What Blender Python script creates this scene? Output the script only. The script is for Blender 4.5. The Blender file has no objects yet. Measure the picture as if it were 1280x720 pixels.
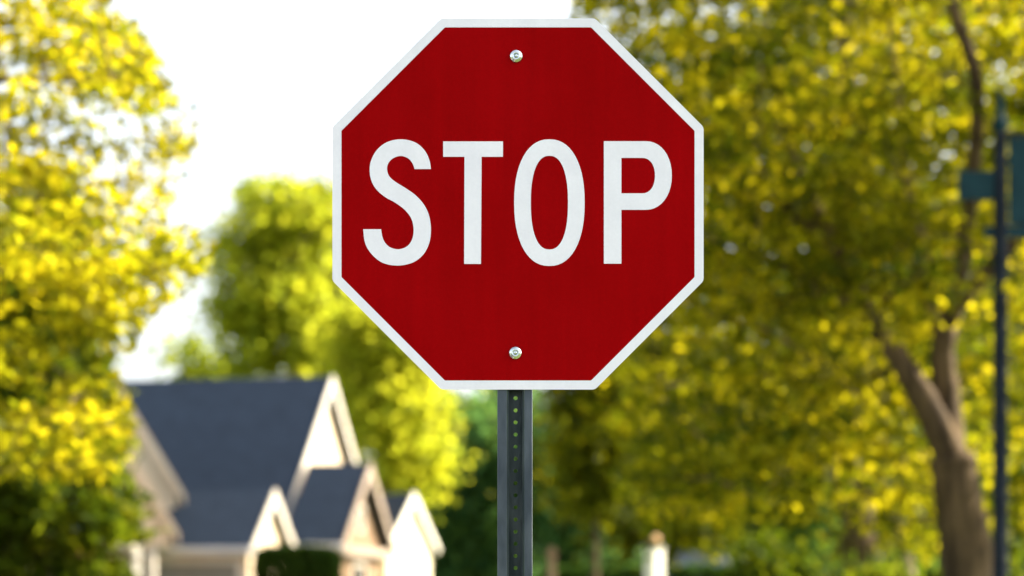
import bpy, bmesh, math, random
import numpy as np
from mathutils import Vector, Matrix, noise
from mathutils.geometry import tessellate_polygon

scene = bpy.context.scene
COL = scene.collection
random.seed(7)
K = 36.0 / 85.0 / 1280.0          # metres per picture pixel at 1 m distance
EYE = 1.66
def P(px, py, Y):
    return Vector(((px - 640) * K * Y, Y, EYE + (760 - py) * K * Y))

# ------------------------------------------------------------------ materials
def newmat(name):
    m = bpy.data.materials.new(name); m.use_nodes = True
    nt = m.node_tree
    return m, nt, nt.nodes['Principled BSDF']

def noisy(name, c1, c2, scale=8.0, rough=0.7, metal=0.0, bump=0.0, detail=4.0, spec=0.5, stretch=(1, 1, 1), lo=0.35, hi=0.65, bscale=None):
    m, nt, b = newmat(name)
    tc = nt.nodes.new('ShaderNodeTexCoord')
    mp = nt.nodes.new('ShaderNodeMapping'); mp.inputs['Scale'].default_value = stretch
    nt.links.new(tc.outputs['Object'], mp.inputs[0])
    n = nt.nodes.new('ShaderNodeTexNoise'); n.inputs['Scale'].default_value = scale; n.inputs['Detail'].default_value = detail
    nt.links.new(mp.outputs[0], n.inputs['Vector'])
    r = nt.nodes.new('ShaderNodeValToRGB')
    r.color_ramp.elements[0].position = lo; r.color_ramp.elements[1].position = hi
    r.color_ramp.elements[0].color = (*c1, 1); r.color_ramp.elements[1].color = (*c2, 1)
    nt.links.new(n.outputs['Fac'], r.inputs[0]); nt.links.new(r.outputs[0], b.inputs['Base Color'])
    b.inputs['Roughness'].default_value = rough; b.inputs['Metallic'].default_value = metal
    b.inputs['Specular IOR Level'].default_value = spec
    if bump:
        n2 = nt.nodes.new('ShaderNodeTexNoise'); n2.inputs['Scale'].default_value = bscale or scale * 4; n2.inputs['Detail'].default_value = 3
        nt.links.new(mp.outputs[0], n2.inputs['Vector'])
        bp = nt.nodes.new('ShaderNodeBump'); bp.inputs['Strength'].default_value = bump; bp.inputs['Distance'].default_value = 0.01
        nt.links.new(n2.outputs['Fac'], bp.inputs['Height']); nt.links.new(bp.outputs[0], b.inputs['Normal'])
    return m

def striped(name, c1, c2, freq, axis='Z', rough=0.8, bump=0.5, noise_amt=0.25):
    """courses running round a wall or roof: siding, shingles, door panels"""
    m, nt, b = newmat(name)
    tc = nt.nodes.new('ShaderNodeTexCoord'); sx = nt.nodes.new('ShaderNodeSeparateXYZ')
    nt.links.new(tc.outputs['Object'], sx.inputs[0])
    mu = nt.nodes.new('ShaderNodeMath'); mu.operation = 'MULTIPLY'; mu.inputs[1].default_value = freq
    nt.links.new(sx.outputs[axis], mu.inputs[0])
    fr = nt.nodes.new('ShaderNodeMath'); fr.operation = 'FRACT'; nt.links.new(mu.outputs[0], fr.inputs[0])
    n = nt.nodes.new('ShaderNodeTexNoise'); n.inputs['Scale'].default_value = 3; n.inputs['Detail'].default_value = 6
    nt.links.new(tc.outputs['Object'], n.inputs['Vector'])
    r = nt.nodes.new('ShaderNodeValToRGB'); r.color_ramp.elements[0].position = 0.3; r.color_ramp.elements[1].position = 0.7
    r.color_ramp.elements[0].color = (*c1, 1); r.color_ramp.elements[1].color = (*c2, 1)
    nt.links.new(n.outputs['Fac'], r.inputs[0])
    nt.links.new(r.outputs[0], b.inputs['Base Color'])
    bp = nt.nodes.new('ShaderNodeBump'); bp.inputs['Strength'].default_value = bump; bp.inputs['Distance'].default_value = 0.03
    nt.links.new(fr.outputs[0], bp.inputs['Height']); nt.links.new(bp.outputs[0], b.inputs['Normal'])
    b.inputs['Roughness'].default_value = rough
    b.inputs['Specular IOR Level'].default_value = 0.3
    return m

def brick_mat(name):
    m, nt, b = newmat(name)
    tc = nt.nodes.new('ShaderNodeTexCoord'); mp = nt.nodes.new('ShaderNodeMapping')
    mp.inputs['Rotation'].default_value = (math.radians(90), 0, 0)
    nt.links.new(tc.outputs['Object'], mp.inputs[0])
    bt = nt.nodes.new('ShaderNodeTexBrick'); bt.inputs['Scale'].default_value = 4.0
    bt.inputs['Color1'].default_value = (0.30, 0.055, 0.018, 1); bt.inputs['Color2'].default_value = (0.20, 0.04, 0.015, 1)
    bt.inputs['Mortar'].default_value = (0.25, 0.18, 0.13, 1); bt.inputs['Mortar Size'].default_value = 0.012
    nt.links.new(mp.outputs[0], bt.inputs['Vector']); nt.links.new(bt.outputs['Color'], b.inputs['Base Color'])
    b.inputs['Roughness'].default_value = 0.85
    return m

def leaf_mat(name, refl, trans_, tmix=0.55):
    """refl / trans_: three colours each, chosen leaf by leaf (attribute 'tint')"""
    m = bpy.data.materials.new(name); m.use_nodes = True; nt = m.node_tree
    for n in list(nt.nodes): nt.nodes.remove(n)
    out = nt.nodes.new('ShaderNodeOutputMaterial')
    at = nt.nodes.new('ShaderNodeAttribute'); at.attribute_name = 'tint'
    def ramp(cols):
        r = nt.nodes.new('ShaderNodeValToRGB'); cr = r.color_ramp
        cr.elements[0].color = (*cols[0], 1); cr.elements[0].position = 0.05
        cr.elements[1].color = (*cols[2], 1); cr.elements[1].position = 0.95
        e = cr.elements.new(0.5); e.color = (*cols[1], 1)
        nt.links.new(at.outputs['Fac'], r.inputs[0]); return r
    a = ramp(refl); t = ramp(trans_)
    p = nt.nodes.new('ShaderNodeBsdfPrincipled'); p.inputs['Roughness'].default_value = 0.55
    p.inputs['Specular IOR Level'].default_value = 0.08
    nt.links.new(a.outputs[0], p.inputs['Base Color'])
    tr = nt.nodes.new('ShaderNodeBsdfTranslucent'); nt.links.new(t.outputs[0], tr.inputs[0])
    mx = nt.nodes.new('ShaderNodeMixShader'); mx.inputs[0].default_value = tmix
    nt.links.new(p.outputs[0], mx.inputs[1]); nt.links.new(tr.outputs[0], mx.inputs[2])
    nt.links.new(mx.outputs[0], out.inputs[0])
    return m

M = {}
M['sign_red'] = noisy('sign_red', (0.285, 0.0002, 0.0010), (0.315, 0.0004, 0.0016), 5, 0.5, spec=0.02, bump=0.05, bscale=900)
def streaks(m, amount):
    nt = m.node_tree; b = nt.nodes['Principled BSDF']; src = b.inputs['Base Color'].links[0].from_socket
    tc = nt.nodes.new('ShaderNodeTexCoord'); mp = nt.nodes.new('ShaderNodeMapping'); mp.inputs['Scale'].default_value = (26, 26, 1.6)
    nt.links.new(tc.outputs['Object'], mp.inputs[0])
    n = nt.nodes.new('ShaderNodeTexNoise'); n.inputs['Scale'].default_value = 1.0; n.inputs['Detail'].default_value = 6; n.inputs['Roughness'].default_value = 0.65
    nt.links.new(mp.outputs[0], n.inputs['Vector'])
    n2 = nt.nodes.new('ShaderNodeTexNoise'); n2.inputs['Scale'].default_value = 160; n2.inputs['Detail'].default_value = 2
    nt.links.new(tc.outputs['Object'], n2.inputs['Vector'])
    ad = nt.nodes.new('ShaderNodeMath'); ad.operation = 'ADD'; nt.links.new(n.outputs['Fac'], ad.inputs[0])
    m2 = nt.nodes.new('ShaderNodeMath'); m2.operation = 'MULTIPLY'; m2.inputs[1].default_value = 0.6; nt.links.new(n2.outputs['Fac'], m2.inputs[0]); nt.links.new(m2.outputs[0], ad.inputs[1])
    r = nt.nodes.new('ShaderNodeMapRange'); r.inputs['From Min'].default_value = 0.5; r.inputs['From Max'].default_value = 1.1
    r.inputs['To Min'].default_value = 1 - amount; r.inputs['To Max'].default_value = 1 + amount * .5
    nt.links.new(ad.outputs[0], r.inputs['Value'])
    mx = nt.nodes.new('ShaderNodeVectorMath'); mx.operation = 'SCALE'
    nt.links.new(src, mx.inputs[0]); nt.links.new(r.outputs[0], mx.inputs['Scale']); nt.links.new(mx.outputs[0], b.inputs['Base Color'])
streaks(M['sign_red'], 0.14)
M['sign_white'] = noisy('sign_white', (0.83, 0.81, 0.875), (0.88, 0.86, 0.92), 14, 0.45, spec=0.1, bump=0.04, bscale=900)
streaks(M['sign_white'], 0.05)
M['aluminium'] = noisy('aluminium', (0.55, 0.56, 0.57), (0.7, 0.7, 0.71), 30, 0.4, 1.0)
M['bolt'] = noisy('bolt_zinc', (0.55, 0.62, 0.62), (0.8, 0.84, 0.84), 90, 0.22, 1.0)
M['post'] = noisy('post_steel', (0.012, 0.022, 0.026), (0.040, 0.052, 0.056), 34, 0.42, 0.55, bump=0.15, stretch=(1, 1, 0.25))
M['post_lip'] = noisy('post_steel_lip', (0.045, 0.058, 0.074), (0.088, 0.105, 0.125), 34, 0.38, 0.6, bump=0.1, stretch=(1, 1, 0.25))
M['grass'] = noisy('grass_ground', (0.045, 0.075, 0.015), (0.09, 0.12, 0.025), 1.5, 0.95, bump=0.6, bscale=60)
M['asphalt'] = noisy('asphalt', (0.04, 0.04, 0.042), (0.065, 0.065, 0.065), 3, 0.9, bump=0.4, bscale=150)
M['concrete'] = noisy('concrete', (0.32, 0.31, 0.28), (0.42, 0.40, 0.37), 2, 0.9, bump=0.3, bscale=80)
M['paint'] = noisy('road_paint', (0.65, 0.65, 0.62), (0.8, 0.8, 0.78), 6, 0.7)
M['bark'] = noisy('bark', (0.035, 0.021, 0.009), (0.15, 0.10, 0.05), 9, 0.95, bump=1.0, stretch=(1, 1, 0.25), bscale=30)
M['pale_bark'] = noisy('pale_bark', (0.30, 0.23, 0.15), (0.45, 0.36, 0.24), 6, 0.9, bump=0.8, stretch=(1, 1, 0.25), bscale=24)
M['shingle'] = striped('blue_shingles', (0.006, 0.016, 0.033), (0.013, 0.027, 0.050), 5.0, 'Z', 0.75)
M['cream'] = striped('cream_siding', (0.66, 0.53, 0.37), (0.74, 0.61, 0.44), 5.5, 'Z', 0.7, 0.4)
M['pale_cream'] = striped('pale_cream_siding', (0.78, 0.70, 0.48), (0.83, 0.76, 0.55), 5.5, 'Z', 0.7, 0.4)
M['tan'] = striped('shaded_siding', (0.20, 0.13, 0.075), (0.26, 0.17, 0.10), 5.5, 'Z', 0.75, 0.4)  # brownish shade of the wing's gable wall, put into the siding colour
M['trim'] = noisy('painted_trim', (0.54, 0.50, 0.43), (0.62, 0.58, 0.50), 5, 0.6)
M['tan_trim'] = noisy('tan_painted_trim', (0.30, 0.23, 0.17), (0.38, 0.30, 0.23), 5, 0.6)
M['white_gutter'] = noisy('white_gutter_paint', (0.55, 0.57, 0.60), (0.63, 0.65, 0.67), 5, 0.6)
M['grey_trim'] = noisy('grey_painted_trim', (0.30, 0.33, 0.37), (0.38, 0.40, 0.44), 5, 0.6)
M['garage'] = striped('garage_door_panels', (0.17, 0.17, 0.14), (0.22, 0.21, 0.18), 2.0, 'Z', 0.6, 0.6)
M['brick'] = brick_mat('red_brick')
M['glass'] = noisy('window_glass', (0.02, 0.025, 0.03), (0.04, 0.05, 0.06), 2, 0.08, spec=0.8)
M['bluewall'] = striped('blue_grey_siding', (0.26, 0.29, 0.36), (0.33, 0.36, 0.43), 5.5, 'Z', 0.75, 0.4)
M['teal'] = noisy('teal_paint', (0.004, 0.027, 0.035), (0.007, 0.038, 0.047), 7, 0.7, spec=0.2)
M['navy'] = noisy('navy_post_paint', (0.008, 0.012, 0.018), (0.013, 0.019, 0.027), 7, 0.8, spec=0.15)
M['stucco'] = noisy('white_stucco', (0.84, 0.80, 0.68), (0.88, 0.85, 0.75), 6, 0.85, bump=0.4)
M['terracotta'] = noisy('terracotta', (0.50, 0.30, 0.14), (0.60, 0.38, 0.19), 6, 0.8)
M['post_wood'] = noisy('weathered_wood', (0.35, 0.22, 0.12), (0.5, 0.33, 0.2), 8, 0.9, stretch=(1, 1, .2))
# leaves
M['leaf_gold'] = leaf_mat('leaf_yellow_green', [(0.05, 0.066, 0.003), (0.10, 0.105, 0.004), (0.17, 0.14, 0.005)],
                          [(0.27, 0.31, 0.008), (0.52, 0.50, 0.009), (0.82, 0.70, 0.014)], 0.55)
M['leaf_olive'] = leaf_mat('leaf_olive', [(0.026, 0.042, 0.002), (0.05, 0.060, 0.003), (0.12, 0.10, 0.004)],
                           [(0.12, 0.155, 0.004), (0.32, 0.315, 0.005), (0.86, 0.73, 0.012)], 0.56)
M['leaf_lime'] = leaf_mat('leaf_lime', [(0.05, 0.075, 0.010), (0.085, 0.105, 0.010), (0.13, 0.13, 0.012)],
                          [(0.28, 0.36, 0.025), (0.52, 0.59, 0.03), (0.74, 0.74, 0.035)], 0.62)
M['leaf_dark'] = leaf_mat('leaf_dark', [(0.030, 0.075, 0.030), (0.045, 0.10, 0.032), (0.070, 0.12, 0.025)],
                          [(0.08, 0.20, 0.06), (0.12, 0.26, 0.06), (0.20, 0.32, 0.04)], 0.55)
M['leaf_hedge'] = leaf_mat('leaf_hedge', [(0.024, 0.058, 0.008), (0.040, 0.080, 0.010), (0.06, 0.095, 0.011)], [(0.04, 0.10, 0.01), (0.06, 0.13, 0.01), (0.10, 0.17, 0.01)], 0.35)
M['needle'] = leaf_mat('needles', [(0.045, 0.085, 0.006), (0.075, 0.11, 0.007), (0.12, 0.13, 0.008)],
                       [(0.12, 0.18, 0.006), (0.22, 0.26, 0.008), (0.45, 0.42, 0.01)], 0.5)

# ------------------------------------------------------------------ helpers
def tag(o, label=None, cat=None, group=None, kind=None):
    if label: o['label'] = label
    if cat: o['category'] = cat
    if group: o['group'] = group
    if kind: o['kind'] = kind
    return o
def empty(name, loc, rz=0, label=None, cat=None, group=None):
    o = bpy.data.objects.new(name, None); o.location = loc; o.rotation_euler = (0, 0, rz)
    o.empty_display_size = 0.3
    COL.objects.link(o); return tag(o, label, cat, group)
def link(name, me, mat, parent=None, smooth=False):
    if mat is not None: me.materials.append(mat)
    o = bpy.data.objects.new(name, me); COL.objects.link(o)
    if parent is not None: o.parent = parent
    if smooth:
        me.polygons.foreach_set('use_smooth', [True] * len(me.polygons))
    return o
class MB:
    def __init__(s): s.v = []; s.f = []
    def add(s, vs, fs):
        b = len(s.v); s.v += [tuple(v) for v in vs]; s.f += [tuple(b + i for i in f) for f in fs]; return s
    def box(s, a, b):
        x0, y0, z0 = a; x1, y1, z1 = b
        return s.add([(x0, y0, z0), (x1, y0, z0), (x1, y1, z0), (x0, y1, z0), (x0, y0, z1), (x1, y0, z1), (x1, y1, z1), (x0, y1, z1)],
                     [(0, 3, 2, 1), (4, 5, 6, 7), (0, 1, 5, 4), (1, 2, 6, 5), (2, 3, 7, 6), (3, 0, 4, 7)])
    def prism(s, prof, x0, x1):
        """closed (y,z) profile swept along x"""
        n = len(prof)
        vs = [(x0, y, z) for y, z in prof] + [(x1, y, z) for y, z in prof]
        fs = [tuple(reversed(range(n))), tuple(range(n, 2 * n))]
        fs += [(i, (i + 1) % n, n + (i + 1) % n, n + i) for i in range(n)]
        return s.add(vs, fs)
    def tube(s, pts, rads, n=8, cap=True):
        pts = [Vector(p) for p in pts]
        b = len(s.v); prev = None
        for i, p in enumerate(pts):
            d = (pts[min(i + 1, len(pts) - 1)] - pts[max(i - 1, 0)]).normalized()
            up = Vector((1, 0, 0)) if abs(d.z) > 0.7 else Vector((0, 0, 1))
            a = d.cross(up).normalized(); c = d.cross(a)
            for k in range(n):
                t = 2 * math.pi * k / n
                s.v.append(tuple(p + (a * math.cos(t) + c * math.sin(t)) * rads[i]))
        for i in range(len(pts) - 1):
            for k in range(n):
                s.f.append((b + i * n + k, b + i * n + (k + 1) % n, b + (i + 1) * n + (k + 1) % n, b + (i + 1) * n + k))
        if cap:
            s.f.append(tuple(b + k for k in reversed(range(n)))); e = b + (len(pts) - 1) * n
            s.f.append(tuple(e + k for k in range(n)))
        return s
    def lathe(s, prof, n=24, c=(0, 0)):
        b = len(s.v)
        for r, z in prof:
            for k in range(n):
                t = 2 * math.pi * k / n; s.v.append((c[0] + r * math.cos(t), c[1] + r * math.sin(t), z))
        for i in range(len(prof) - 1):
            for k in range(n):
                s.f.append((b + i * n + k, b + i * n + (k + 1) % n, b + (i + 1) * n + (k + 1) % n, b + (i + 1) * n + k))
        s.f.append(tuple(b + k for k in reversed(range(n)))); e = b + (len(prof) - 1) * n
        s.f.append(tuple(e + k for k in range(n)))
        return s
    def build(s, name, mat, parent=None, smooth=False, bevel=0):
        me = bpy.data.meshes.new(name); me.from_pydata(s.v, [], s.f)
        bm = bmesh.new(); bm.from_mesh(me); bmesh.ops.recalc_face_normals(bm, faces=bm.faces)
        bm.to_mesh(me); bm.free(); me.update()
        o = link(name, me, mat, parent, smooth)
        if bevel:
            bv = o.modifiers.new('bevel', 'BEVEL'); bv.width = bevel; bv.segments = 2; bv.limit_method = 'ANGLE'
        return o

# ------------------------------------------------------------------ stop sign
SY = 4.89; KS = K * SY
SC = P(647.5, 255, SY)
sign = empty('stop_sign', (SC.x, SY, 0), 0, 'red octagonal stop sign with white border bolted to a perforated steel post', 'stop sign')
def s2(px, py):            # picture pixel -> metres on the sign face, about the post foot
    return ((px - 647.5) * KS, SC.z + (255 - py) * KS)
def octagon(half, rc, n=5):
    """regular octagon, corners rounded with radius rc"""
    out = []
    R = half / math.cos(math.pi / 8)
    tl = rc * math.tan(math.pi / 8)
    for i in range(8):
        a = math.pi / 8 + i * math.pi / 4
        c = Vector((R * math.cos(a), R * math.sin(a)))
        cc = c - c.normalized() * (rc / math.cos(math.pi / 8))
        for k in range(n):
            t = a - math.pi / 8 + (k / (n - 1)) * math.pi / 4
            out.append((cc.x + rc * math.cos(t), SC.z + cc.y + rc * math.sin(t)))
    return out
def plate(name, outer, holes, y0, y1, mat, parent):
    """flat plate in the x-z plane, front face at y0, back face at y1"""
    polys = [outer] + holes
    flat = [p for pl in polys for p in pl]
    tris = tessellate_polygon([[Vector((x, z, 0)) for x, z in pl] for pl in polys])
    n = len(flat)
    vs = [(x, y0, z) for x, z in flat] + [(x, y1, z) for x, z in flat]
    fs = [tuple(t) for t in tris] + [tuple(n + i for i in reversed(t)) for t in tris]
    b = 0
    for pl in polys:
        m = len(pl)
        fs += [(b + i, b + (i + 1) % m, n + b + (i + 1) % m, n + b + i) for i in range(m)]
        b += m
    mb = MB(); mb.add(vs, fs); return mb.build(name, mat, parent)
HALF = 232.0 * KS; RIM = 11.3 * KS
oct_out = octagon(HALF, 0.014); oct_in = octagon(HALF - RIM, 0.004)
plate('backing_plate', octagon(HALF - 0.0006, 0.014), [], 0.0006, 0.0034, M['aluminium'], sign)
plate('white_border', oct_out, [list(reversed(oct_in))], -0.0010, 0.0006, M['sign_white'], sign)
plate('red_panel', octagon(HALF - RIM - 0.0002, 0.004), [], -0.0006, 0.0006, M['sign_red'], sign)

def catmull(pts, sub=6):
    out = []
    n = len(pts)
    for i in range(n - 1):
        p0 = Vector(pts[max(i - 1, 0)]); p1 = Vector(pts[i]); p2 = Vector(pts[i + 1]); p3 = Vector(pts[min(i + 2, n - 1)])
        for k in range(sub):
            t = k / sub
            q = 0.5 * ((2 * p1) + (-p0 + p2) * t + (2 * p0 - 5 * p1 + 4 * p2 - p3) * t * t + (-p0 + 3 * p1 - 3 * p2 + p3) * t ** 3)
            out.append((q.x, q.y))
    out.append(tuple(pts[-1])); return out
def cr2(l): return [s2(440 + x / 3.79, 160 + y / 3.79) for x, y in l]
def cr3(l): return [s2(630 + x / 3.79, 160 + y / 3.79) for x, y in l]
s_in = [(297, 195), (286, 167), (266, 144), (232, 133), (196, 143), (173, 166), (166, 195), (176, 228), (205, 255), (252, 284), (300, 318), (340, 362), (365, 415), (374, 480),
        (366, 545), (336, 602), (285, 639), (215, 652), (146, 639), (95, 600), (63, 548), (53, 480)]
s_out = [(138, 480), (147, 525), (172, 560), (215, 575), (258, 563), (284, 530), (292, 482), (282, 432), (253, 391), (208, 356), (158, 328), (117, 293), (92, 250), (84, 203),
         (90, 157), (116, 107), (165, 68), (232, 54), (298, 68), (342, 104), (366, 150), (374, 195)]
plate('letter', cr2(catmull(s_in) + catmull(s_out)), [], -0.0013, -0.0005, M['sign_white'], sign)
plate('letter', [s2(*p) for p in [(554, 176.9), (628.7, 176.9), (628.7, 196.1), (602, 196.1), (601.2, 330), (580.2, 330), (580.6, 196.1), (554, 196.1)]], [], -0.0013, -0.0005, M['sign_white'], sign)
def sup(cx, cy, rx, ry, e, n=56, rev=False):
    o = []
    for k in range(n):
        t = 2 * math.pi * k / n; c = math.cos(t); s = math.sin(t)
        o.append((cx + rx * math.copysign(abs(c) ** (2 / e), c), cy + ry * math.copysign(abs(s) ** (2 / e), s)))
    return o[::-1] if rev else o
plate('letter', cr3(sup(215, 354, 167, 300, 2.25)), [cr3(sup(215, 354, 88, 222, 2.35, rev=True))], -0.0013, -0.0005, M['sign_white'], sign)
def arc(cx, cy, rx, ry, e=2.0, n=20):
    o = []
    for k in range(n + 1):
        t = -math.pi / 2 + math.pi * k / n; c = max(math.cos(t), 0); s = math.sin(t)
        o.append((cx + rx * c ** (2 / e), cy + ry * math.copysign(abs(s) ** (2 / e), s)))
    return o
plate('letter', cr3([(473, 63)] + arc(672, 225.5, 123, 162.5, 2.1) + [(556, 388), (556, 643), (473, 643)]),
      [cr3(([(556, 142)] + arc(655, 226, 60, 84, 2.2) + [(556, 310)])[::-1])], -0.0013, -0.0005, M['sign_white'], sign)
for bx, by in ((645.2, 70.5), (644.2, 441.3)):
    x, z = s2(bx, by)
    def face(prof, name, mat, parent, n=28):
        mb = MB(); mb.lathe(prof, n); mb.v = [(x + a, -c, z + b) for a, b, c in mb.v]
        return mb.build(name, mat, parent, True)
    bo = face([(0.0128, 0.0012), (0.0133, 0.0022), (0.0131, 0.0034), (0.0118, 0.0050), (0.0100, 0.0062), (0.0078, 0.0072), (0.0052, 0.0078), (0.0047, 0.0062), (0.0005, 0.0058)], 'bolt', M['bolt'], sign)
    face([(0.0033, 0.0057), (0.0033, 0.0076), (0.0022, 0.0086), (0.0004, 0.0089)], 'bolt_pin', M['bolt'], bo, 12)
    # nut behind
# U-channel post, open towards the reader, web recessed and drilled
px0 = (622 - 647.5) * KS; px1 = (665.3 - 647.5) * KS; wl = (634 - 647.5) * KS; wr = (655 - 647.5) * KS
ztop = SC.z + 0.33; t = 0.0032; dep = 0.030; yb = 0.0045
pst = MB()
def web(mb, x0, x1, y0, y1, zs, zhole, r):
    cx = (x0 + x1) / 2; n = 16
    for z0, z1 in zs:
        cz = (z0 + z1) / 2
        if zhole(cz):
            per = []
            for k in range(n):
                a = 2 * math.pi * k / n + math.pi / 4
                c, s_ = math.cos(a), math.sin(a); m = max(abs(c), abs(s_))
                per.append((cx + c / m * (x1 - x0) / 2, cz + s_ / m * (z1 - z0) / 2))
            hol = [(cx + r * math.cos(2 * math.pi * k / n + math.pi / 4), cz + r * math.sin(2 * math.pi * k / n + math.pi / 4)) for k in range(n)]
            vs = [(p[0], y0, p[1]) for p in per] + [(p[0], y0, p[1]) for p in hol] + [(p[0], y1, p[1]) for p in per] + [(p[0], y1, p[1]) for p in hol]
            fs = []
            for k in range(n):
                j = (k + 1) % n
                fs += [(k, j, n + j, n + k), (2 * n + j, 2 * n + k, 3 * n + k, 3 * n + j), (n + k, n + j, 3 * n + j, 3 * n + k)]
            mb.add(vs, fs)
        else:
            mb.add([(x0, y0, z0), (x1, y0, z0), (x1, y0, z1), (x0, y0, z1), (x0, y1, z0), (x1, y1, z0), (x1, y1, z1), (x0, y1, z1)],
                   [(0, 1, 2, 3), (5, 4, 7, 6)])
cell = 0.0247; nz = int(ztop / cell)
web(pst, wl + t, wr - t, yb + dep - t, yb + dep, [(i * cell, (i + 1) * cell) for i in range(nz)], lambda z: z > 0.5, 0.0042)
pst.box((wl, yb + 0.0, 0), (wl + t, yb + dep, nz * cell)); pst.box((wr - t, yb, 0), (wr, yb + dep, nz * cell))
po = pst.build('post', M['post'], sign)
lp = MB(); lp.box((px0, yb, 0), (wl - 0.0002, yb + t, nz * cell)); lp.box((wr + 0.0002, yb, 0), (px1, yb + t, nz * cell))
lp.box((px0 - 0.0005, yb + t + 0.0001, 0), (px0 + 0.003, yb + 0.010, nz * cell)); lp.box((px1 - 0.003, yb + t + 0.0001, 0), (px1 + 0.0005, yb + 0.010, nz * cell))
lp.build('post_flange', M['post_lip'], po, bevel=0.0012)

# ------------------------------------------------------------------ ground, road, kerbs
def gz(y):
    s = min(max((y - 42) / 16, 0), 1); return 0.8 * s * s * (3 - 2 * s)
def sheet(name, x0, x1, ys, off, mat):
    mb = MB(); vs = []; fs = []
    xs = [x0 + (x1 - x0) * i / 8 for i in range(9)]
    for y in ys:
        for x in xs: vs.append((x, y, gz(y) + off))
    for j in range(len(ys) - 1):
        for i in range(8):
            a = j * 9 + i; fs.append((a, a + 1, a + 10, a + 9))
    mb.add(vs, fs); return tag(mb.build(name, mat, None), kind='structure')
ys = [-400, -100, -30, 0, 10, 20, 30] + [42 + i for i in range(17)] + [70, 100, 200, 500, 1500, 4000]
sheet('ground', -3000, 3000, ys, 0.0, M['grass'])
r = MB(); r.add([(-120, 7.2, .004), (120, 7.2, .004), (120, 14.2, .004), (-120, 14.2, .004)], [(0, 1, 2, 3)])
r.add([(-8.2, -80, .004), (-1.2, -80, .004), (-1.2, 7.2, .004), (-8.2, 7.2, .004)], [(0, 1, 2, 3)])
tag(r.build('road', M['asphalt']), kind='structure')
r = MB(); r.add([(-4.4, 5.9, .008), (-1.4, 5.9, .008), (-1.4, 6.35, .008), (-4.4, 6.35, .008)], [(0, 1, 2, 3)])
r.add([(-4.85, -80, .008), (-4.73, -80, .008), (-4.73, 5.5, .008), (-4.85, 5.5, .008)], [(0, 1, 2, 3)])
tag(r.build('road_marking', M['paint']), kind='structure')
r = MB(); r.box((-1.2, -80, -.1), (-1.05, 7.05, .13)); r.box((-1.05, 7.05, -.1), (120, 7.2, .13)); r.box((-120, 7.05, -.1), (-8.2, 7.2, .13))
r.box((-8.35, -80, -.1), (-8.2, 7.05, .13)); r.box((-120, 14.2, -.1), (120, 14.35, .13))
tag(r.build('kerb', M['concrete']), kind='structure')
r = MB(); r.box((-120, 15.3, -.1), (120, 16.7, .03)); tag(r.build('pavement', M['concrete']), kind='structure')
sheet('driveway', -10.2, -7.0, [16.7, 30] + [42 + i for i in range(17)] + [62.0], 0.006, M['concrete'])

# ------------------------------------------------------------------ houses
def block(parent, ox, oy, L, run_f, ze, zr, z0, over=0.45, eave_over=0.35, run_b=None, wallm=None, trimm=None, roofm=None, pediment=False, wall_left=0.4, board=0.26, deep=0.0):
    """gabled block. ridge along local x, its right end at (ox,oy)"""
    wallm = wallm or M['cream']; trimm = trimm or M['trim']; roofm = roofm or M['shingle']
    run_b = run_b or run_f
    sl = (zr - ze) / run_f; zb = zr - sl * run_b; th = 0.16
    prof = [(oy - run_f, ze), (oy, zr), (oy + run_b, zb), (oy + run_b, zb - th), (oy, zr - th * 1.3), (oy - run_f, ze - th)]
    m = MB(); m.prism(prof, ox - L, ox); roof = m.build('roof', roofm, parent)
    f = run_f - eave_over; b = run_b - eave_over; g = 0.012
    zf = zr - th * 1.3 - g - sl * f; zbb = zr - th * 1.3 - g - sl * b
    m = MB(); m.prism([(oy - f, z0), (oy - f, zf), (oy, zr - th * 1.3 - g), (oy + b, zbb), (oy + b, z0)], ox - L + wall_left, ox - over)
    m.build('wall', wallm, parent)
    d = 0.02; bt = 0.05
    m = MB()
    p = [(oy - run_f - d, ze + d), (oy, zr + d * 1.6), (oy + run_b + d, zb + d), (oy + run_b + d, zb - board), (oy, zr - board * 1.35), (oy - run_f - d, ze - board)]
    m.prism(p, ox + 0.003, ox + bt); m.build('rake_board', trimm, parent)
    m = MB(); m.box((ox - L, oy - run_f - 0.06, ze - 0.24), (ox, oy - run_f - 0.003, ze - 0.02)); m.build('fascia', M['white_gutter'], parent)
    m = MB()
    m.box((ox - L, oy - run_f - 0.17, ze - 0.14), (ox, oy - run_f - 0.065, ze - 0.02)); m.build('gutter', M['white_gutter'], parent)
    if pediment:
        m = MB(); m.box((ox - over + 0.003, oy - run_f, ze - 0.34), (ox - 0.01, oy + run_b, ze - 0.10))
        m.build('pediment_trim', trimm, parent)
    return roof
def window(parent, face, x, y, z, w, h):
    """face 'f': in a front wall (plane y) ; 'r': in a right-hand gable wall (plane x)"""
    def bx(a, b, d0, d1, c, e):
        if face == 'f': return ((a, y - d1, c), (b, y - d0, e))
        return ((x + d0, a, c), (x + d1, b, e))
    u = x if face == 'f' else y
    m = MB(); t = 0.09
    m.box(*bx(u - w / 2 - t, u - w / 2, 0.002, 0.06, z - t, z + h + t)); m.box(*bx(u + w / 2, u + w / 2 + t, 0.002, 0.06, z - t, z + h + t))
    m.box(*bx(u - w / 2, u + w / 2, 0.002, 0.06, z - t, z)); m.box(*bx(u - w / 2, u + w / 2, 0.002, 0.06, z + h, z + h + t))
    m.box(*bx(u - w / 2, u + w / 2, 0.012, 0.045, z + h / 2 - .03, z + h / 2 + .03))
    fo = m.build('window', M['trim'], parent)
    m = MB(); m.box(*bx(u - w / 2 + .002, u + w / 2 - .002, 0.002, 0.010, z + .002, z + h - .002)); m.build('pane', M['glass'], fo)

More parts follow.
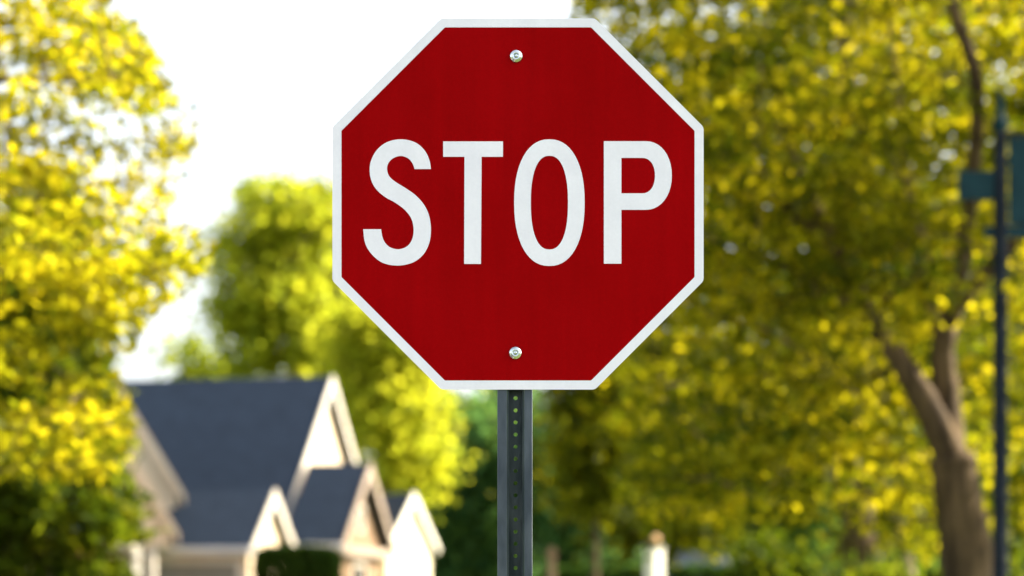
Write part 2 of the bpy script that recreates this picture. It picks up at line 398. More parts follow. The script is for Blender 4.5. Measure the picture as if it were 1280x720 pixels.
TH = math.radians(-13)
O = P(415, 470, 75)
house = empty('suburban_house', (O.x, O.y, 0), TH, 'cream suburban house with steep slate blue roofs and several sunlit gables', 'house')
Ri = Matrix.Rotation(-TH, 3, 'Z')
def loc(px, py, Y):
    p = P(px, py, Y) - Vector((O.x, O.y, 0)); q = Ri @ p; return q
block(house, 0, 0, 9.5, 5.0, 3.9, O.z, 0.8, over=0.28, wallm=M['cream'])
q = loc(343, 612, 67.4)
groof = block(house, q.x, q.y, 4.6, 1.9, q.z - 1.62, q.z, 0.75, over=0.2, eave_over=0.3, run_b=2.0)
gy = q.y - 1.6
m = MB(); m.box((q.x - 4.0, gy - 0.05, 0.78), (q.x - 0.52, gy - 0.012, 2.86)); m.build('garage_door', M['garage'], house)
m = MB(); m.box((q.x - 4.15, gy - 0.09, 2.87), (q.x - 0.40, gy - 0.011, 3.04)); m.box((q.x - 4.15, gy - 0.09, .78), (q.x - 4.003, gy - 0.011, 2.867)); m.box((q.x - 0.517, gy - 0.09, .78), (q.x - 0.40, gy - 0.011, 2.867))
m.build('garage_door_frame', M['trim'], house)
q = loc(462, 579, 71.7)
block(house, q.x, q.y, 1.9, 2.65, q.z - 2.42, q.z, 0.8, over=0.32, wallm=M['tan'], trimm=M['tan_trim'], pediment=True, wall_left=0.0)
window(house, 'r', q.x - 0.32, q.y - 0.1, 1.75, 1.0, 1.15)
window(house, 'r', q.x - 0.32, q.y, 4.0, 0.5, 0.6)
# front facing steep gable bay, and a lower porch gable in front of it
def front_gable(ax, ay, half, ze, zr, z0, depth, wm, nm):
    """gable facing the street: ridge runs back along local y, turned 24 degrees"""
    ca, sa = math.cos(math.radians(24)), math.sin(math.radians(24))
    rot = lambda vv: [(ax + (x - ax) * ca - (y - ay) * sa, ay + (x - ax) * sa + (y - ay) * ca, z) for x, y, z in vv]
    th = 0.16; sl = (zr - ze) / half
    m = MB()
    prof = [(-half, ze), (0, zr), (half, ze), (half, ze - th), (0, zr - th * 1.6), (-half, ze - th)]
    n = 6
    vs = [(ax + a, ay, z) for a, z in prof] + [(ax + a, ay + depth, z) for a, z in prof]
    fs = [tuple(range(n)), tuple(reversed(range(n, 2 * n)))] + [((i + 1) % n, i, n + i, n + (i + 1) % n) for i in range(n)]
    m.add(rot(vs), fs); m.build('gable_roof', M['shingle'], house)
    h = half - 0.2; m = MB(); g = 0.012
    prof = [(-h, z0), (h, z0), (h, zr - th * 1.6 - g - sl * h), (0, zr - th * 1.6 - g), (-h, zr - th * 1.6 - g - sl * h)]
    n = 5
    vs = [(ax + a, ay + 0.12, z) for a, z in prof] + [(ax + a, ay + depth, z) for a, z in prof]
    fs = [tuple(range(n)), tuple(reversed(range(n, 2 * n)))] + [((i + 1) % n, i, n + i, n + (i + 1) % n) for i in range(n)]
    m.add(rot(vs), fs); m.build('gable_wall', wm, house)
    bd = 0.3
    prof = [(-half - .02, ze), (0, zr + .03), (half + .02, ze), (half + .02, ze - bd), (0, zr - bd * 1.7), (-half - .02, ze - bd)]
    n = 6
    vs = [(ax + a, ay - 0.06, z) for a, z in prof] + [(ax + a, ay - 0.003, z) for a, z in prof]
    fs = [tuple(range(n)), tuple(reversed(range(n, 2 * n)))] + [((i + 1) % n, i, n + i, n + (i + 1) % n) for i in range(n)]
    m = MB(); m.add(rot(vs), fs); m.build('gable_board', M['cream'], house)
a = loc(142, 470, 67.0)
front_gable(a.x, a.y, 1.95, loc(235, 617, 66.6).z, a.z, 0.8, 5.0, M['cream'], 'bay')
a = loc(160, 560, 65.0)
front_gable(a.x, a.y, 1.35, loc(222, 666, 64.7).z, a.z, loc(222, 666, 64.7).z - 0.36, 1.5, M['cream'], 'porch')
m = MB(); 
q = loc(190, 690, 65.2); m.box((q.x - .09, q.y - .09, .8), (q.x + .09, q.y + .09, q.z + .1)); m.build('porch_post', M['trim'], house)

TC = math.radians(-26)
O2 = P(517, 616, 77)
cot = empty('cream_cottage', (O2.x, O2.y, 0), TC, 'small pale cream cottage with sunlit gable end right of the larger house', 'cottage')
block(cot, 0, 0, 3.2, 1.65, O2.z - 1.72, O2.z, 0.8, over=0.16, wallm=M['pale_cream'], trimm=M['stucco'], eave_over=.2, board=.2)
window(cot, 'r', -0.16, 0.0, 1.2, 0.7, 0.9)

bh = empty('brick_house', (-11.6, 51, 0), math.radians(33), 'red brick house with cream porch rail and window trim behind the left evergreen', 'house')
m = MB(); m.prism([(0, .2), (0, 5.6), (3.5, 7.2), (7, 5.6), (7, .2)], -4, 3.3); m.build('wall', M['brick'], bh)
m = MB(); m.prism([(-.4, 5.5), (3.5, 7.25), (7.4, 5.5), (7.4, 5.65), (3.5, 7.42), (-.4, 5.65)], -4.3, 3.6); m.build('roof', M['shingle'], bh)
m = MB(); m.box((-4, -1.4, 2.95), (3.4, -1.3, 3.18)); m.build('porch_beam', M['pale_cream'], bh)
m = MB(); m.prism([(-1.5, 3.19), (-.01, 3.6), (-.01, 3.7), (-1.6, 3.28)], -4.1, 3.5); m.build('porch_roof', M['shingle'], bh)
for k in range(5):
    m = MB(); m.box((-3.9 + k * 1.8, -1.42, .3), (-3.74 + k * 1.8, -1.28, 2.94)); m.build('porch_post', M['trim'], bh)
for k in range(4): window(bh, 'f', -3.0 + k * 1.75, 0, 4.0, 0.8, 1.1)
for k in range(3): window(bh, 'f', -2.6 + k * 2.2, 0, 1.3, 0.9, 1.2)

fh = empty('far_house', (7.3, 118, 0), math.radians(8), 'low blue grey house glimpsed far under the right hand trees', 'house')
block(fh, 3.2, 2, 11, 2.6, 3.7, 5.4, 0.8, wallm=M['bluewall'], over=.3)
window(fh, 'f', -4.0, -.26, 1.6, 1.2, 1.3); window(fh, 'f', -1.0, -.26, 1.6, 1.2, 1.3)

# ------------------------------------------------------------------ foliage
EL, AZ = 35, 73
SUN = Vector((math.sin(math.radians(AZ)) * math.cos(math.radians(EL)), math.cos(math.radians(AZ)) * math.cos(math.radians(EL)), math.sin(math.radians(EL))))
rng = np.random.default_rng(11)
def leaves_mesh(name, centres, sizes, tints, mat, parent, flat=0.45, aspect=0.62):
    """centres (N,3): one folded four-point leaf each"""
    N = len(centres)
    nrm = rng.normal(size=(N, 3)); nrm[:, 2] += flat * 2; nrm /= np.linalg.norm(nrm, axis=1)[:, None]
    a = rng.normal(size=(N, 3)); a -= (a * nrm).sum(1)[:, None] * nrm; a /= np.linalg.norm(a, axis=1)[:, None]
    b = np.cross(nrm, a)
    s = sizes[:, None]
    tip = centres + a * s * 0.5; base = centres - a * s * 0.5
    l = centres + b * s * 0.5 * aspect + nrm * s * 0.10; r_ = centres - b * s * 0.5 * aspect + nrm * s * 0.10
    v = np.stack([base, r_, tip, l], 1).reshape(-1, 3).astype(np.float32)
    me = bpy.data.meshes.new(name)
    me.vertices.add(4 * N); me.vertices.foreach_set('co', v.ravel())
    me.loops.add(6 * N); me.polygons.add(2 * N)
    i0 = np.arange(N) * 4
    li = np.stack([i0, i0 + 1, i0 + 2, i0, i0 + 2, i0 + 3], 1).astype(np.int32)
    me.loops.foreach_set('vertex_index', li.ravel())
    me.polygons.foreach_set('loop_start', (np.arange(2 * N) * 3).astype(np.int32))
    me.update(calc_edges=True)
    at = me.attributes.new('tint', 'FLOAT', 'POINT'); at.data.foreach_set('value', np.repeat(tints, 4).astype(np.float32))
    return link(name, me, mat, parent)

def cluster_leaves(cl, per, size, flatten=0.45):
    """cl: list of (Vector, radius, tintbase)"""
    cs, ss, ts = [], [], []
    for c, r, tb in cl:
        n = max(3, int(per * (0.6 + 0.8 * rng.random())))
        d = rng.normal(size=(n, 3)) * np.array([1, 1, flatten]) * r * 0.55
        cs.append(np.array(c)[None, :] + d); ss.append(size * (0.65 + 0.7 * rng.random(n)))
        ts.append(np.clip(tb + rng.normal(size=n) * 0.16, 0, 1))
    return np.concatenate(cs), np.concatenate(ss), np.concatenate(ts)

def sample_crown(ells, n, rmin=0.35, reject=None, power=3.0, noise_s=0.0):
    out = []
    vol = [e[1][0] * e[1][1] * e[1][2] for e in ells]; tot = sum(vol)
    tries = 0
    while len(out) < n and tries < n * 60:
        tries += 1
        u = random.random() * tot; i = 0
        while u > vol[i]: u -= vol[i]; i += 1
        c, r = ells[i]
        x, y, z = (random.uniform(-1, 1) for _ in range(3))
        q = (abs(x) ** 2 + abs(y) ** 2) ** 0.5
        rad = (q ** power + abs(z) ** power) ** (1 / power)
        if rad > 1 or rad < rmin and random.random() < 0.7: continue
        p = Vector((c[0] + x * r[0], c[1] + y * r[1], c[2] + z * r[2]))
        if noise_s and noise.noise(p * noise_s) < -0.16: continue
        if reject and reject(p): continue
        out.append(p)
    return out

def tree(name, base, limbs, ells, ncl, per, lsize, crad, mat, label, cat='tree', group=None, bark='bark', reject=None, trunk=None, tint=0.4, rmin=0.35,
         noise_s=0.0, flatten=0.45, tint_sd=0.2, lflat=0.45, tintfn=None):
    root = empty(name, base, 0, label, cat, group)
    B = Vector(base); m = MB(); nodes = []
    for path, r0, r1 in trunk:
        pts = catmull3([Vector(p) - B for p in path], 5)
        n = len(pts); rads = [r0 + (r1 - r0) * (i / (n - 1)) ** 0.8 for i in range(n)]
        if path[0][2] < 0.9: rads[0] *= 1.45; rads[1] *= 1.2 if n > 1 else 1
        m.tube(pts, [rr * (1 + 0.06 * math.sin(i * 2.3)) for i, rr in enumerate(rads)], 12)
    tr = m.build('trunk', M[bark], root, True)
    ml = MB()
    for path, r0, r1 in trunk: nodes += [p - B for p in catmull3([Vector(p) for p in path], 4)[3:]]
    for path, r0, r1 in limbs:
        pts = catmull3([Vector(p) - B for p in path], 5); n = len(pts)
        ml.tube(pts, [r0 + (r1 - r0) * i / (n - 1) for i in range(n)], 9); nodes += pts
    cl = [p - B for p in sample_crown(ells, ncl, rmin, reject, noise_s=(1 / (crad * 2.6)) if noise_s else 0)]
    # twigs tie each leaf cluster to the nearest wood, growing outward
    cl.sort(key=lambda p: min((p - q).length for q in nodes))
    clusters = []
    for c in cl:
        best = min(nodes, key=lambda q: (c - q).length + max(0, q.z - c.z) * 0.8)
        d = (c - best).length
        if d > crad * 0.5:
            mid = best.lerp(c, 0.5) + Vector((random.uniform(-.08, .08) * d, random.uniform(-.08, .08) * d, 0.08 * d))
            r0 = min(0.05 * crad, 0.012 * d + 0.006 * crad + .003)
            ml.tube([best, mid, c], [r0, r0 * .6, r0 * .25], 4, False); nodes.append(mid); nodes.append(c)
        tb = tint + random.gauss(0, tint_sd)
        if tintfn: tb += tintfn(c + B)
        clusters.append((c, crad * random.uniform(0.7, 1.3), tb))
    ml.build('branches', M[bark], tr, True)
    cs, ss, ts = cluster_leaves(clusters, per, lsize, flatten)
    if reject:
        keep = np.array([not reject(Vector(c) + B) for c in cs]); cs, ss, ts = cs[keep], ss[keep], ts[keep]
    leaves_mesh('crown', cs, ss, ts, M[mat], root, lflat)
    return root
def catmull3(pts, sub):
    out = []; n = len(pts)
    for i in range(n - 1):
        p0, p1, p2, p3 = pts[max(i - 1, 0)], pts[i], pts[i + 1], pts[min(i + 2, n - 1)]
        for k in range(sub):
            t = k / sub
            out.append(0.5 * ((2 * p1) + (p2 - p0) * t + (2 * p0 - 5 * p1 + 4 * p2 - p3) * t * t + (-p0 + 3 * p1 - 3 * p2 + p3) * t ** 3))
    out.append(pts[-1]); return out

def px_of(p): return 640 + p.x / (K * p.y), 760 - (p.z - EYE) / (K * p.y)

# --- D: the maple on the right, forked trunk
b = P(1218, 998, 21.0); b.z = 0
tD = [([b, P(1210, 720, 21), P(1200, 640, 21), P(1190, 570, 21.0)], 0.26, 0.20),
      ([P(1192, 580, 21.0), P(1160, 510, 21), P(1128, 455, 21.0), P(1090, 400, 21.1), P(1040, 300, 21.4), P(985, 180, 21.6), P(950, 0, 21.8)], 0.155, 0.03),
      ([P(1190, 590, 21.05), P(1183, 500, 21.2), P(1178, 440, 21.1), P(1192, 388, 20.9), P(1228, 345, 20.2), P(1275, 290, 19.8), P(1340, 160, 19.6)], 0.15, 0.04)]
lD = [([P(1090, 400, 21.1), P(1010, 350, 21.2), P(900, 300, 21.6), P(790, 270, 22)], 0.04, 0.015),
      ([P(1040, 300, 21.4), P(930, 220, 21.8), P(840, 120, 22.2)], 0.05, 0.012),
      ([P(1128, 455, 21.0), P(1060, 480, 21.9), P(960, 520, 22.6), P(890, 560, 22.8)], 0.03, 0.012),
      ([P(1178, 440, 21.1), P(1150, 330, 21.6), P(1130, 180, 22), P(1100, -60, 22.4)], 0.07, 0.02),
      ([P(1192, 388, 20.9), P(1212, 260, 20.4), P(1222, 110, 19.6), P(1192, 10, 19.2), P(1180, -90, 19)], 0.075, 0.04)]
def rejD(p):
    x, y = px_of(p)
    if y > 690 or (y < 80 and x < 715): return True
    if p.x > 4.35:       # an opening on the sunny side lets light reach the fork of the trunk
        dd = p - Vector((3.85, 21, 3.7)); dd -= SUN * dd.dot(SUN)
        if dd.length < 0.75 + 0.3 * noise.noise(p * 2): return True
    if p.y < 20.6 and 1168 < x < 1275 and abs(y - (440 - (x - 1170) * 1.2)) < 22: return True
    if p.y < 19.3 and x > 1185 and 90 < y < 320: return True
    if y > 440 and x < 770 + 40 * noise.noise(p): return True
    if y < 112 and (1048 < x < 1078 or 1186 + y * .2 < x < 1216 + y * .2) and p.y < 20.8: return True
    if p.y < 21.5 and y > 430 and 1105 + (y - 430) * 0.2 < x < 1262 - max(0, 500 - y) * 0.3: return True
    return False
k21 = K * 21
tree('maple_tree', tuple(b), lD, [((4.0, 21.6, 6.3), (3.75, 3.2, 4.2)), ((2.4, 20.6, 4.0), (2.0, 1.7, 1.7))], 560, 84, 0.122, 0.62, 'leaf_olive',
     'large maple with a forked brown trunk and golden green leaves right of the stop sign', trunk=tD, reject=rejD, tint=0.40, rmin=0.2, flatten=0.22, noise_s=0.45, tint_sd=0.34)

# --- G: maple behind it, dark upright stem near the top of the picture
b = Vector(P(1075, 760, 30)); b.z = 0
tG = [([b, P(1072, 600, 30), P(1068, 400, 30), P(1063, 200, 30), P(1058, 60, 30), P(1052, -160, 30)], 0.24, 0.10)]
lG = [([P(1068, 380, 30), P(980, 300, 29.5), P(880, 200, 29)], 0.08, 0.02), ([P(1068, 330, 30), P(1150, 220, 30.4), P(1230, 100, 31)], 0.08, 0.02),
      ([P(1063, 200, 30), P(970, 80, 30), P(900, -60, 30)], 0.07, 0.02), ([P(1070, 480, 30), P(960, 450, 29.6), P(850, 440, 29.2)], 0.07, 0.02),
      ([P(1063, 220, 30), P(1010, 60, 31), P(990, -100, 31)], 0.06, 0.02)]
tree('maple_tree', tuple(b), lG, [((4.3, 30.5, 8.0), (4.2, 3.0, 5.6)), ((3.0, 30, 4.4), (2.9, 2, 2.9))], 480, 66, 0.165, 0.8, 'leaf_olive',
     'tall maple with a straight dark stem standing directly behind the forked maple', trunk=tG, tint=0.36, rmin=0.2, noise_s=0.3, flatten=0.22, tint_sd=0.32,
     reject=lambda p: px_of(p)[1] > 735 or (px_of(p)[1] < 80 and px_of(p)[0] < 715) or (px_of(p)[1] > 400 and px_of(p)[0] < 790) or (px_of(p)[1] < 108 and 1040 < px_of(p)[0] < 1085 and p.y < 30))
# --- H: far right
b = P(1420, 760, 36); b.z = 0
tH = [([b, P(1400, 560, 36), P(1380, 300, 36), P(1360, 0, 36)], 0.24, 0.08)]
lH = [([P(1390, 420, 36), P(1290, 300, 36), P(1200, 200, 36)], 0.08, 0.02), ([P(1370, 200, 36), P(1290, 60, 36), P(1180, -30, 36)], 0.08, 0.02)]
tree('maple_tree', tuple(b), lH, [((8.6, 37, 7.6), (4.3, 3.0, 5.6))], 380, 42, 0.19, 0.72, 'leaf_gold',
     'golden maple at the right edge behind the dark banner pole', trunk=tH, tint=0.5, rmin=0.2, noise_s=0.3, flatten=0.35)

# --- A: left maple, nearer
b = Vector((-6.6, 16, 0))
tA = [([b, (-6.5, 16, 2), (-6.3, 16, 4), (-6.0, 16.1, 6.5), (-5.8, 16.2, 9)], 0.24, 0.06)]
lA = [([(-6.4, 16, 3.0), (-5.4, 15.8, 3.6), (-4.2, 15.6, 3.9), (-3.2, 15.4, 3.8)], 0.08, 0.012),
      ([(-6.3, 16, 4.0), (-5.0, 15.6, 4.8), (-3.8, 15.4, 5.0), (-2.5, 15.3, 5.0)], 0.08, 0.012),
      ([(-6.1, 16, 5.2), (-4.8, 16, 5.9), (-3.2, 16, 6.1)], 0.07, 0.012), ([(-6.3, 16, 3.6), (-4.8, 16.6, 4.2), (-3.0, 16.8, 4.1)], 0.06, 0.012),
      ([(-6.4, 16, 2.8), (-5.2, 15.0, 3.2), (-4.0, 14.6, 3.2)], 0.06, 0.012)]
def rejA(p):
    x, y = px_of(p)
    # outline of the crown: sprigs reach out at several heights
    lim = np.interp(y, [-50, 0, 60, 110, 150, 200, 260, 310, 350, 400, 430, 500, 560, 600], [125, 140, 195, 212, 258, 245, 215, 268, 260, 190, 172, 160, 175, 130])
    if y > 600: return True
    if x > lim + 10 * noise.noise(p * 3.0): return True
    return False
tree('maple_tree', tuple(b), lA, [((-5.2, 16.0, 5.9), (4.0, 2.2, 3.8))], 1100, 100, 0.088, 0.46, 'leaf_gold',
     'bright yellow green maple filling the left edge of the view', trunk=tA, reject=rejA, tint=0.55, rmin=0.2, noise_s=0.6, flatten=0.28, tint_sd=0.22)

# --- evergreen at lower left: tiers of drooping sprays
def conifer(base, h, rb, label, name='evergreen_tree', tiers=26, size=0.15, mat='needle', per=170, z_low=0.5):
    root = empty(name, base, 0, label, 'tree'); m = MB()
    m.tube([(0, 0, 0), (0.03, 0, h * .5), (0, 0, h)], [rb * .10, rb * .06, 0.01], 10); tr = m.build('trunk', M['bark'], root, True)
    ml = MB(); cs = []; ts = []
    for i in range(tiers):
        f = i / (tiers - 1); z = z_low + (h - z_low) * f ** 0.95; R = rb * (1 - f) ** 0.72 + 0.12
        nb = 8
        for k in range(nb):
            a = 2 * math.pi * (k + random.random() * .8) / nb + i * 1.3; rr = R * random.uniform(0.72, 1.14)
            tip = Vector((math.cos(a) * rr, math.sin(a) * rr, z - 0.22 * rr + random.uniform(-.1, .1)))
            mid = Vector((math.cos(a) * rr * .5, math.sin(a) * rr * .5, z + 0.06 * rr))
            ml.tube([(0, 0, z), mid, tip], [0.02, 0.012, 0.004], 4, False)
            if abs(z - 2.38) < .16 and random.random() < .6: continue
            n = int(per * (0.3 + rr / rb))
            tt = rng.random(n) ** 0.7
            pos = np.outer(1 - tt, np.array(mid)) * 1.0 + np.outer(tt, np.array(tip))
            pos += rng.normal(size=(n, 3)) * np.array([.15, .15, .055]) * (0.6 + 0.7 * (1 - tt))[:, None]
            cs.append(pos); ts.append(np.clip(0.35 + random.gauss(0, .15) + rng.normal(size=n) * .15, 0, 1))
    ml.build('branches', M['bark'], tr, True)
    cs = np.concatenate(cs); ts = np.concatenate(ts)
    leaves_mesh('crown', cs, size * (0.6 + 0.8 * rng.random(len(cs))), ts, M[mat], root, 0.5, 0.4)
    return root
c = P(52, 760, 24.6)
conifer((c.x, 24.6, 0), 6.0, 1.22, 'dark green evergreen with drooping tiers standing left of the big house')
c = P(-85, 760, 26)
conifer((c.x, 26, 0), 7.2, 1.5, 'second evergreen at the far left edge behind the yellow maple', per=190)

# --- trees behind the houses
def simple_tree(px, Y, ptop, pbot, prad, mat, label, ncl, per, lsize, crad, bark='bark', tint=0.4, name='broadleaf_tree', group=None, r=0.25, extra=(), lean=0, reject=None, noise_s=0.2, sd=.2):
    kk = K * Y; X = (px - 640) * kk; zt = EYE + (760 - ptop) * kk; zb = EYE + (760 - pbot) * kk; g = gz(Y)
    R = prad * kk; zc = (zt + zb) / 2
    base = (X + lean, Y, g)
    tk = [([Vector(base), Vector((X + lean * .6, Y, g + (zc - g) * .5)), Vector((X, Y, zc)), Vector((X, Y, zt - 0.15 * (zt - zb)))], r, r * .2)]
    lb = [([Vector((X, Y, zb)), Vector((X, Y, zc)), Vector((X, Y, zt - 0.15 * (zt - zb)))], r * .18, r * .1)]
    for k in range(6):
        a = k * 1.05 + random.random(); z0 = zb + (zt - zb) * (0.12 + 0.1 * k)
        lb.append(([Vector((X, Y, z0)), Vector((X + math.cos(a) * R * .4, Y + math.sin(a) * R * .4, z0 + R * .25)), Vector((X + math.cos(a) * R * .8, Y + math.sin(a) * R * .8, z0 + R * .45))], r * .35, r * .08))
    el = [((X, Y, zc), (R, R * .9, (zt - zb) / 2))] + [((X + e[0] * R, Y, zc + e[1] * (zt - zb) / 2), (R * e[2], R * e[2], R * e[2])) for e in extra]
    return tree(name, base, lb, el, ncl, per, lsize, crad, mat, label, 'tree', group, bark, trunk=tk, tint=tint, rmin=.3, noise_s=noise_s, flatten=.5, reject=reject, tint_sd=sd)
simple_tree(372, 96, 225, 480, 88, 'leaf_lime', 'tall lime green tree with pale trunk rising behind the house roof', 340, 28, 0.44, 1.2, 'pale_bark', 0.62, r=0.3, lean=-.7, reject=lambda p: p.y < 96 and 344 < px_of(p)[0] < 358 and px_of(p)[1] > 410,
            extra=((0.35, 0.45, .7), (-.55, 0.05, .62), (-.35, -.5, .7)), noise_s=.16)
simple_tree(232, 100, 428, 640, 55, 'leaf_lime', 'low green tree behind the left end of the blue roof', 150, 40, 0.4, 1.2, tint=.3)
simple_tree(484, 86, 385, 655, 60, 'leaf_lime', 'rounded bright yellow green tree behind the cottage, left of the sign post', 330, 30, 0.38, 1.05, tint=0.8,
            extra=((-.2, .6, .8), (.5, .75, .5)), noise_s=.15)
simple_tree(446, 104, 330, 560, 66, 'leaf_lime', 'lime tree half hidden by the lower left corner of the stop sign', 230, 30, 0.44, 1.2, tint=0.75)
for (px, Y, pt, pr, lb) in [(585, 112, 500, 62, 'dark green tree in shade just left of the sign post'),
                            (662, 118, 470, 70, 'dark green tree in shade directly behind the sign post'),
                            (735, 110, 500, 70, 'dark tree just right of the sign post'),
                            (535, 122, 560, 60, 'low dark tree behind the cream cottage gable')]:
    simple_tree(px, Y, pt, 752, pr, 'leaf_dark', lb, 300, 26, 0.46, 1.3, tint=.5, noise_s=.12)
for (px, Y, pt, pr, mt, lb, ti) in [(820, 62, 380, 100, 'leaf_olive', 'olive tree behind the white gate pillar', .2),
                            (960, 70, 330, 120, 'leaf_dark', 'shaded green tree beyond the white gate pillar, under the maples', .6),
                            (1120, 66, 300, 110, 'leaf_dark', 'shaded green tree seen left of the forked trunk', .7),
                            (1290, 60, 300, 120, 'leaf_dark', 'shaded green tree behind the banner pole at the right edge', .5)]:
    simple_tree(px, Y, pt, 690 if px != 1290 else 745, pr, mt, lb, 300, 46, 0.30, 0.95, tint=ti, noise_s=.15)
# slim pale stem and small leaning stem
simple_tree(745, 46, 430, 640, 55, 'leaf_olive', 'slender pale stemmed tree between the sign post and the white pillar', 130, 40, 0.2, 0.6, 'bark', .3, r=.075)
simple_tree(1120, 40, 560, 690, 40, 'leaf_olive', 'small leaning tree with a pale sunlit stem left of the forked trunk', 70, 30, 0.16, 0.45, 'pale_bark', .4, r=.10, lean=.6)

# the wood on the skyline: one far mass
n = 30000
X = rng.uniform(-70, 95, n); yy = 165 + rng.uniform(-7, 7, n)
top = 9.5 + 2.5 * np.sin(X * .21) + 1.6 * np.sin(X * .53 + 1) + 1.2 * np.sin(X * 1.1 + 2)
top = np.where(X < -8, np.minimum(top, 6.0), top)
zz_ = .8 + (top - .8) * rng.random(n) ** .8
wd = leaves_mesh('woodland', np.stack([X, yy, zz_], 1), 1.1 * (.6 + .8 * rng.random(n)), np.clip(.4 + rng.normal(size=n) * .2, 0, 1), M['leaf_dark'], None)
tag(wd, 'dark far wood closing the view behind the gardens', 'woodland', kind='stuff')

for (px, Y, pt, pr, ti, lb) in [(1085, 27, 648, 60, .3, 'rounded green shrub at the foot of the straight dark stemmed maple'),
                            (960, 29, 672, 62, .15, 'low green shrub midway between the white gate pillar and the forked maple'),
                            (1290, 25, 560, 42, .2, 'green shrub at the right edge behind the banner pole')]:
    simple_tree(px, Y, pt, 1100 if Y < 30 else 900, pr, 'needle', lb, 150, 44, 0.13, 0.36, tint=ti, name='shrub', r=.05)
# hedges
def hedge(x0, x1, y0, y1, z0, z1, label, n=9000, size=.13, mat='needle', name='clipped_hedge'):
    root = empty(name, ((x0 + x1) / 2, (y0 + y1) / 2, z0), 0, label, 'hedge')
    hx, hy, hz = (x1 - x0) / 2, (y1 - y0) / 2, z1 - z0
    u = rng.uniform(-1, 1, size=(n, 3)); ax = rng.integers(0, 3, n); sgn = np.where(rng.random(n) < .5, -1, 1) * (1 - .12 * rng.random(n))
    u[np.arange(n), ax] = sgn
    c = np.stack([u[:, 0] * hx, u[:, 1] * hy, (u[:, 2] + 1) / 2 * hz], 1)
    c *= (1 - 0.06 * (np.abs(u[:, 0:1]) ** 4) * (np.abs(u[:, 2:3]) ** 4))
    c += rng.normal(size=c.shape) * .04
    for i in range(6):
        m = MB(); xx = -hx * .8 + i * hx * .32; m.tube([(xx, 0, 0), (xx * .95, 0.03, hz * .5), (xx, 0, hz * .85)], [.04, .03, .01], 6); m.build('stem', M['bark'], root)
    leaves_mesh('foliage', c, size * (.6 + .8 * rng.random(n)), np.clip(.35 + rng.normal(size=n) * .2, 0, 1), M[mat], root)
kk = K * 60
hedge(-318 * kk, -216 * kk, 59.2, 60.6, .8, EYE + 74 * kk, 'clipped dark green hedge in front of the house beside its garage', 30000, .13, 'leaf_hedge')
kk = K * 90
hedge(30 * kk, 720 * kk, 92, 94, .8, EYE + 52 * kk, 'long dark hedge under the trees beyond the white gate pillar', 26000, .3, 'leaf_hedge', 'boundary_hedge')

# ------------------------------------------------------------------ banner pole at right
Yp = 19.0; kp = K * Yp; X0 = (1250.5 - 640) * kp
pole = empty('banner_pole', (X0, Yp, 0), 0, 'dark navy street pole with teal panels and a pointed finial at the right edge', 'pole')
def zz(py): return EYE + (760 - py) * kp
m = MB(); m.lathe([(.13, 0), (.13, .05), (.10, .08), (.095, .5), (.062, .56), (.056, zz(290)), (.046, zz(165))], 16); shaft = m.build('pole', M['navy'], pole, True)
m = MB(); m.lathe([(.040, zz(164.5)), (.06, zz(160)), (.06, zz(152)), (.035, zz(146)), (.03, zz(132)), (.012, zz(116)), (.003, zz(106))], 14); m.build('finial', M['teal'], pole, True)
m = MB(); m.box((-53 * kp, -.02, zz(250)), (-.05, .02, zz(214))); m.build('side_panel', M['teal'], pole, bevel=.01)
m = MB(); m.box((-20 * kp, -.015, zz(297)), (-.05, .015, zz(283))); m.box((.05, -.015, zz(297)), (60 * kp, .015, zz(283))); m.build('crossbar', M['teal'], pole, bevel=.005)
m = MB(); m.box((11 * kp, -.012, zz(281)), (58 * kp, .012, zz(172))); m.build('banner', M['teal'], pole)
m = MB(); m.box((.04, -.012, zz(171)), (60 * kp, .012, zz(166))); m.build('bracket', M['navy'], pole)

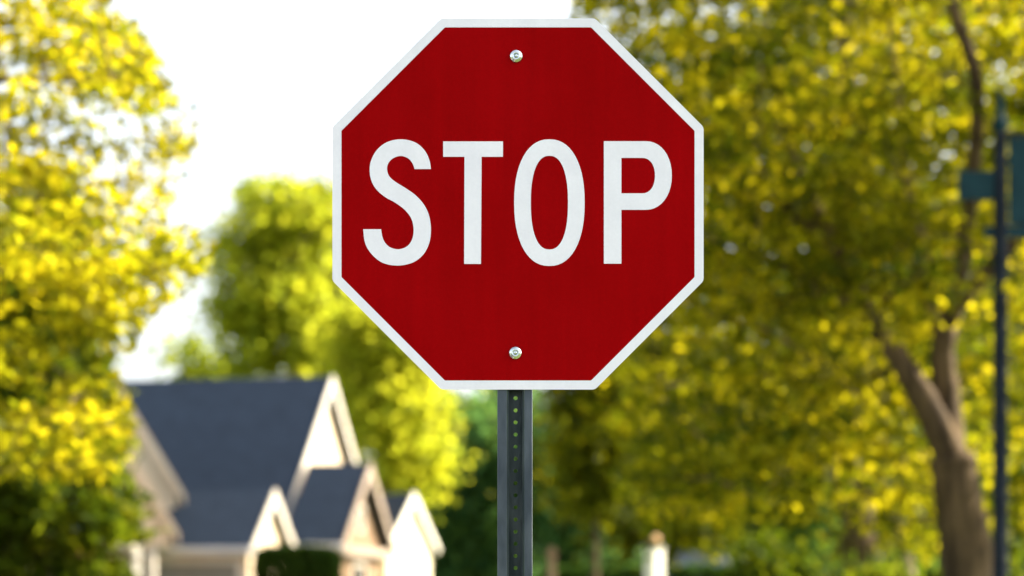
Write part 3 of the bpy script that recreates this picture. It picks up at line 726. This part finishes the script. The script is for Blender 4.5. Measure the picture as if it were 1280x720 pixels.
# ------------------------------------------------------------------ white gate pillar, wooden post
Yg = 46.0; kg = K * Yg; g0 = EYE + (760 - 686) * kg
pil = empty('gate_pillar', ((818 - 640) * kg, Yg, 0), math.radians(36), 'white gate pillar with a round tan cap glowing in the sun', 'pillar')
w = .14
m = MB(); m.box((-w, -w, 0), (w, w, g0)); m.build('shaft', M['stucco'], pil, bevel=.03)
m = MB(); m.box((-w - .02, -w - .02, g0 + .003), (w + .02, w + .02, g0 + .05)); m.build('cap', M['stucco'], pil, bevel=.02)
m = MB(); m.lathe([(.07, g0 + .053), (.05, g0 + .08), (.1, g0 + .12), (.12, g0 + .17), (.1, g0 + .22), (.05, g0 + .26), (.01, g0 + .27)], 16); m.build('ball_finial', M['terracotta'], pil, True)
Yg = 36.0; kg = K * Yg
m = MB(); zt = EYE + (760 - 684) * kg
m.box((-.055, -.055, 0), (.055, .055, zt - .12)); m.box((-.08, -.08, zt - .117), (.08, .08, zt - .07)); m.box((-.05, -.05, zt - .067), (.05, .05, zt))
wp = m.build('wooden_post', M['post_wood'], None, bevel=.008); wp.location = ((690 - 640) * kg, Yg, 0)
tag(wp, 'weathered wooden post just right of the sign post', 'post')

# ------------------------------------------------------------------ light, sky, camera
EL, AZ = 35, 73
w = bpy.data.worlds.new('World'); scene.world = w; w.use_nodes = True
nt = w.node_tree; bg = nt.nodes['Background']
sk = nt.nodes.new('ShaderNodeTexSky'); sk.sky_type = 'NISHITA'; sk.sun_disc = False
sk.sun_elevation = math.radians(EL); sk.sun_rotation = math.radians(AZ); sk.dust_density = 3.5; sk.ozone_density = 1.0
hs = nt.nodes.new('ShaderNodeHueSaturation'); hs.inputs['Saturation'].default_value = 0.45
nt.links.new(sk.outputs[0], hs.inputs['Color']); nt.links.new(hs.outputs[0], bg.inputs[0]); bg.inputs[1].default_value = 0.15
sd = bpy.data.lights.new('sun', 'SUN'); sd.energy = 5.0; sd.angle = math.radians(0.5); sd.color = (1.0, 0.86, 0.64)
so = bpy.data.objects.new('sun', sd); COL.objects.link(so)
dv = Vector((math.sin(math.radians(AZ)) * math.cos(math.radians(EL)), math.cos(math.radians(AZ)) * math.cos(math.radians(EL)), math.sin(math.radians(EL))))
so.rotation_euler = dv.to_track_quat('Z', 'Y').to_euler()
cd = bpy.data.cameras.new('camera'); co = bpy.data.objects.new('camera', cd); COL.objects.link(co)
co.location = (0, 0, EYE); co.rotation_euler = (math.radians(90), 0, 0)
cd.lens = 85; cd.sensor_width = 36; cd.shift_y = 400 / 1280; cd.clip_start = 0.05; cd.clip_end = 6000
cd.dof.use_dof = True; cd.dof.focus_distance = SY; cd.dof.aperture_fstop = 2.8
scene.camera = co
scene.view_settings.view_transform = 'Standard'; scene.view_settings.look = 'None'
scene.view_settings.gamma = 1; scene.view_settings.exposure = 1.68
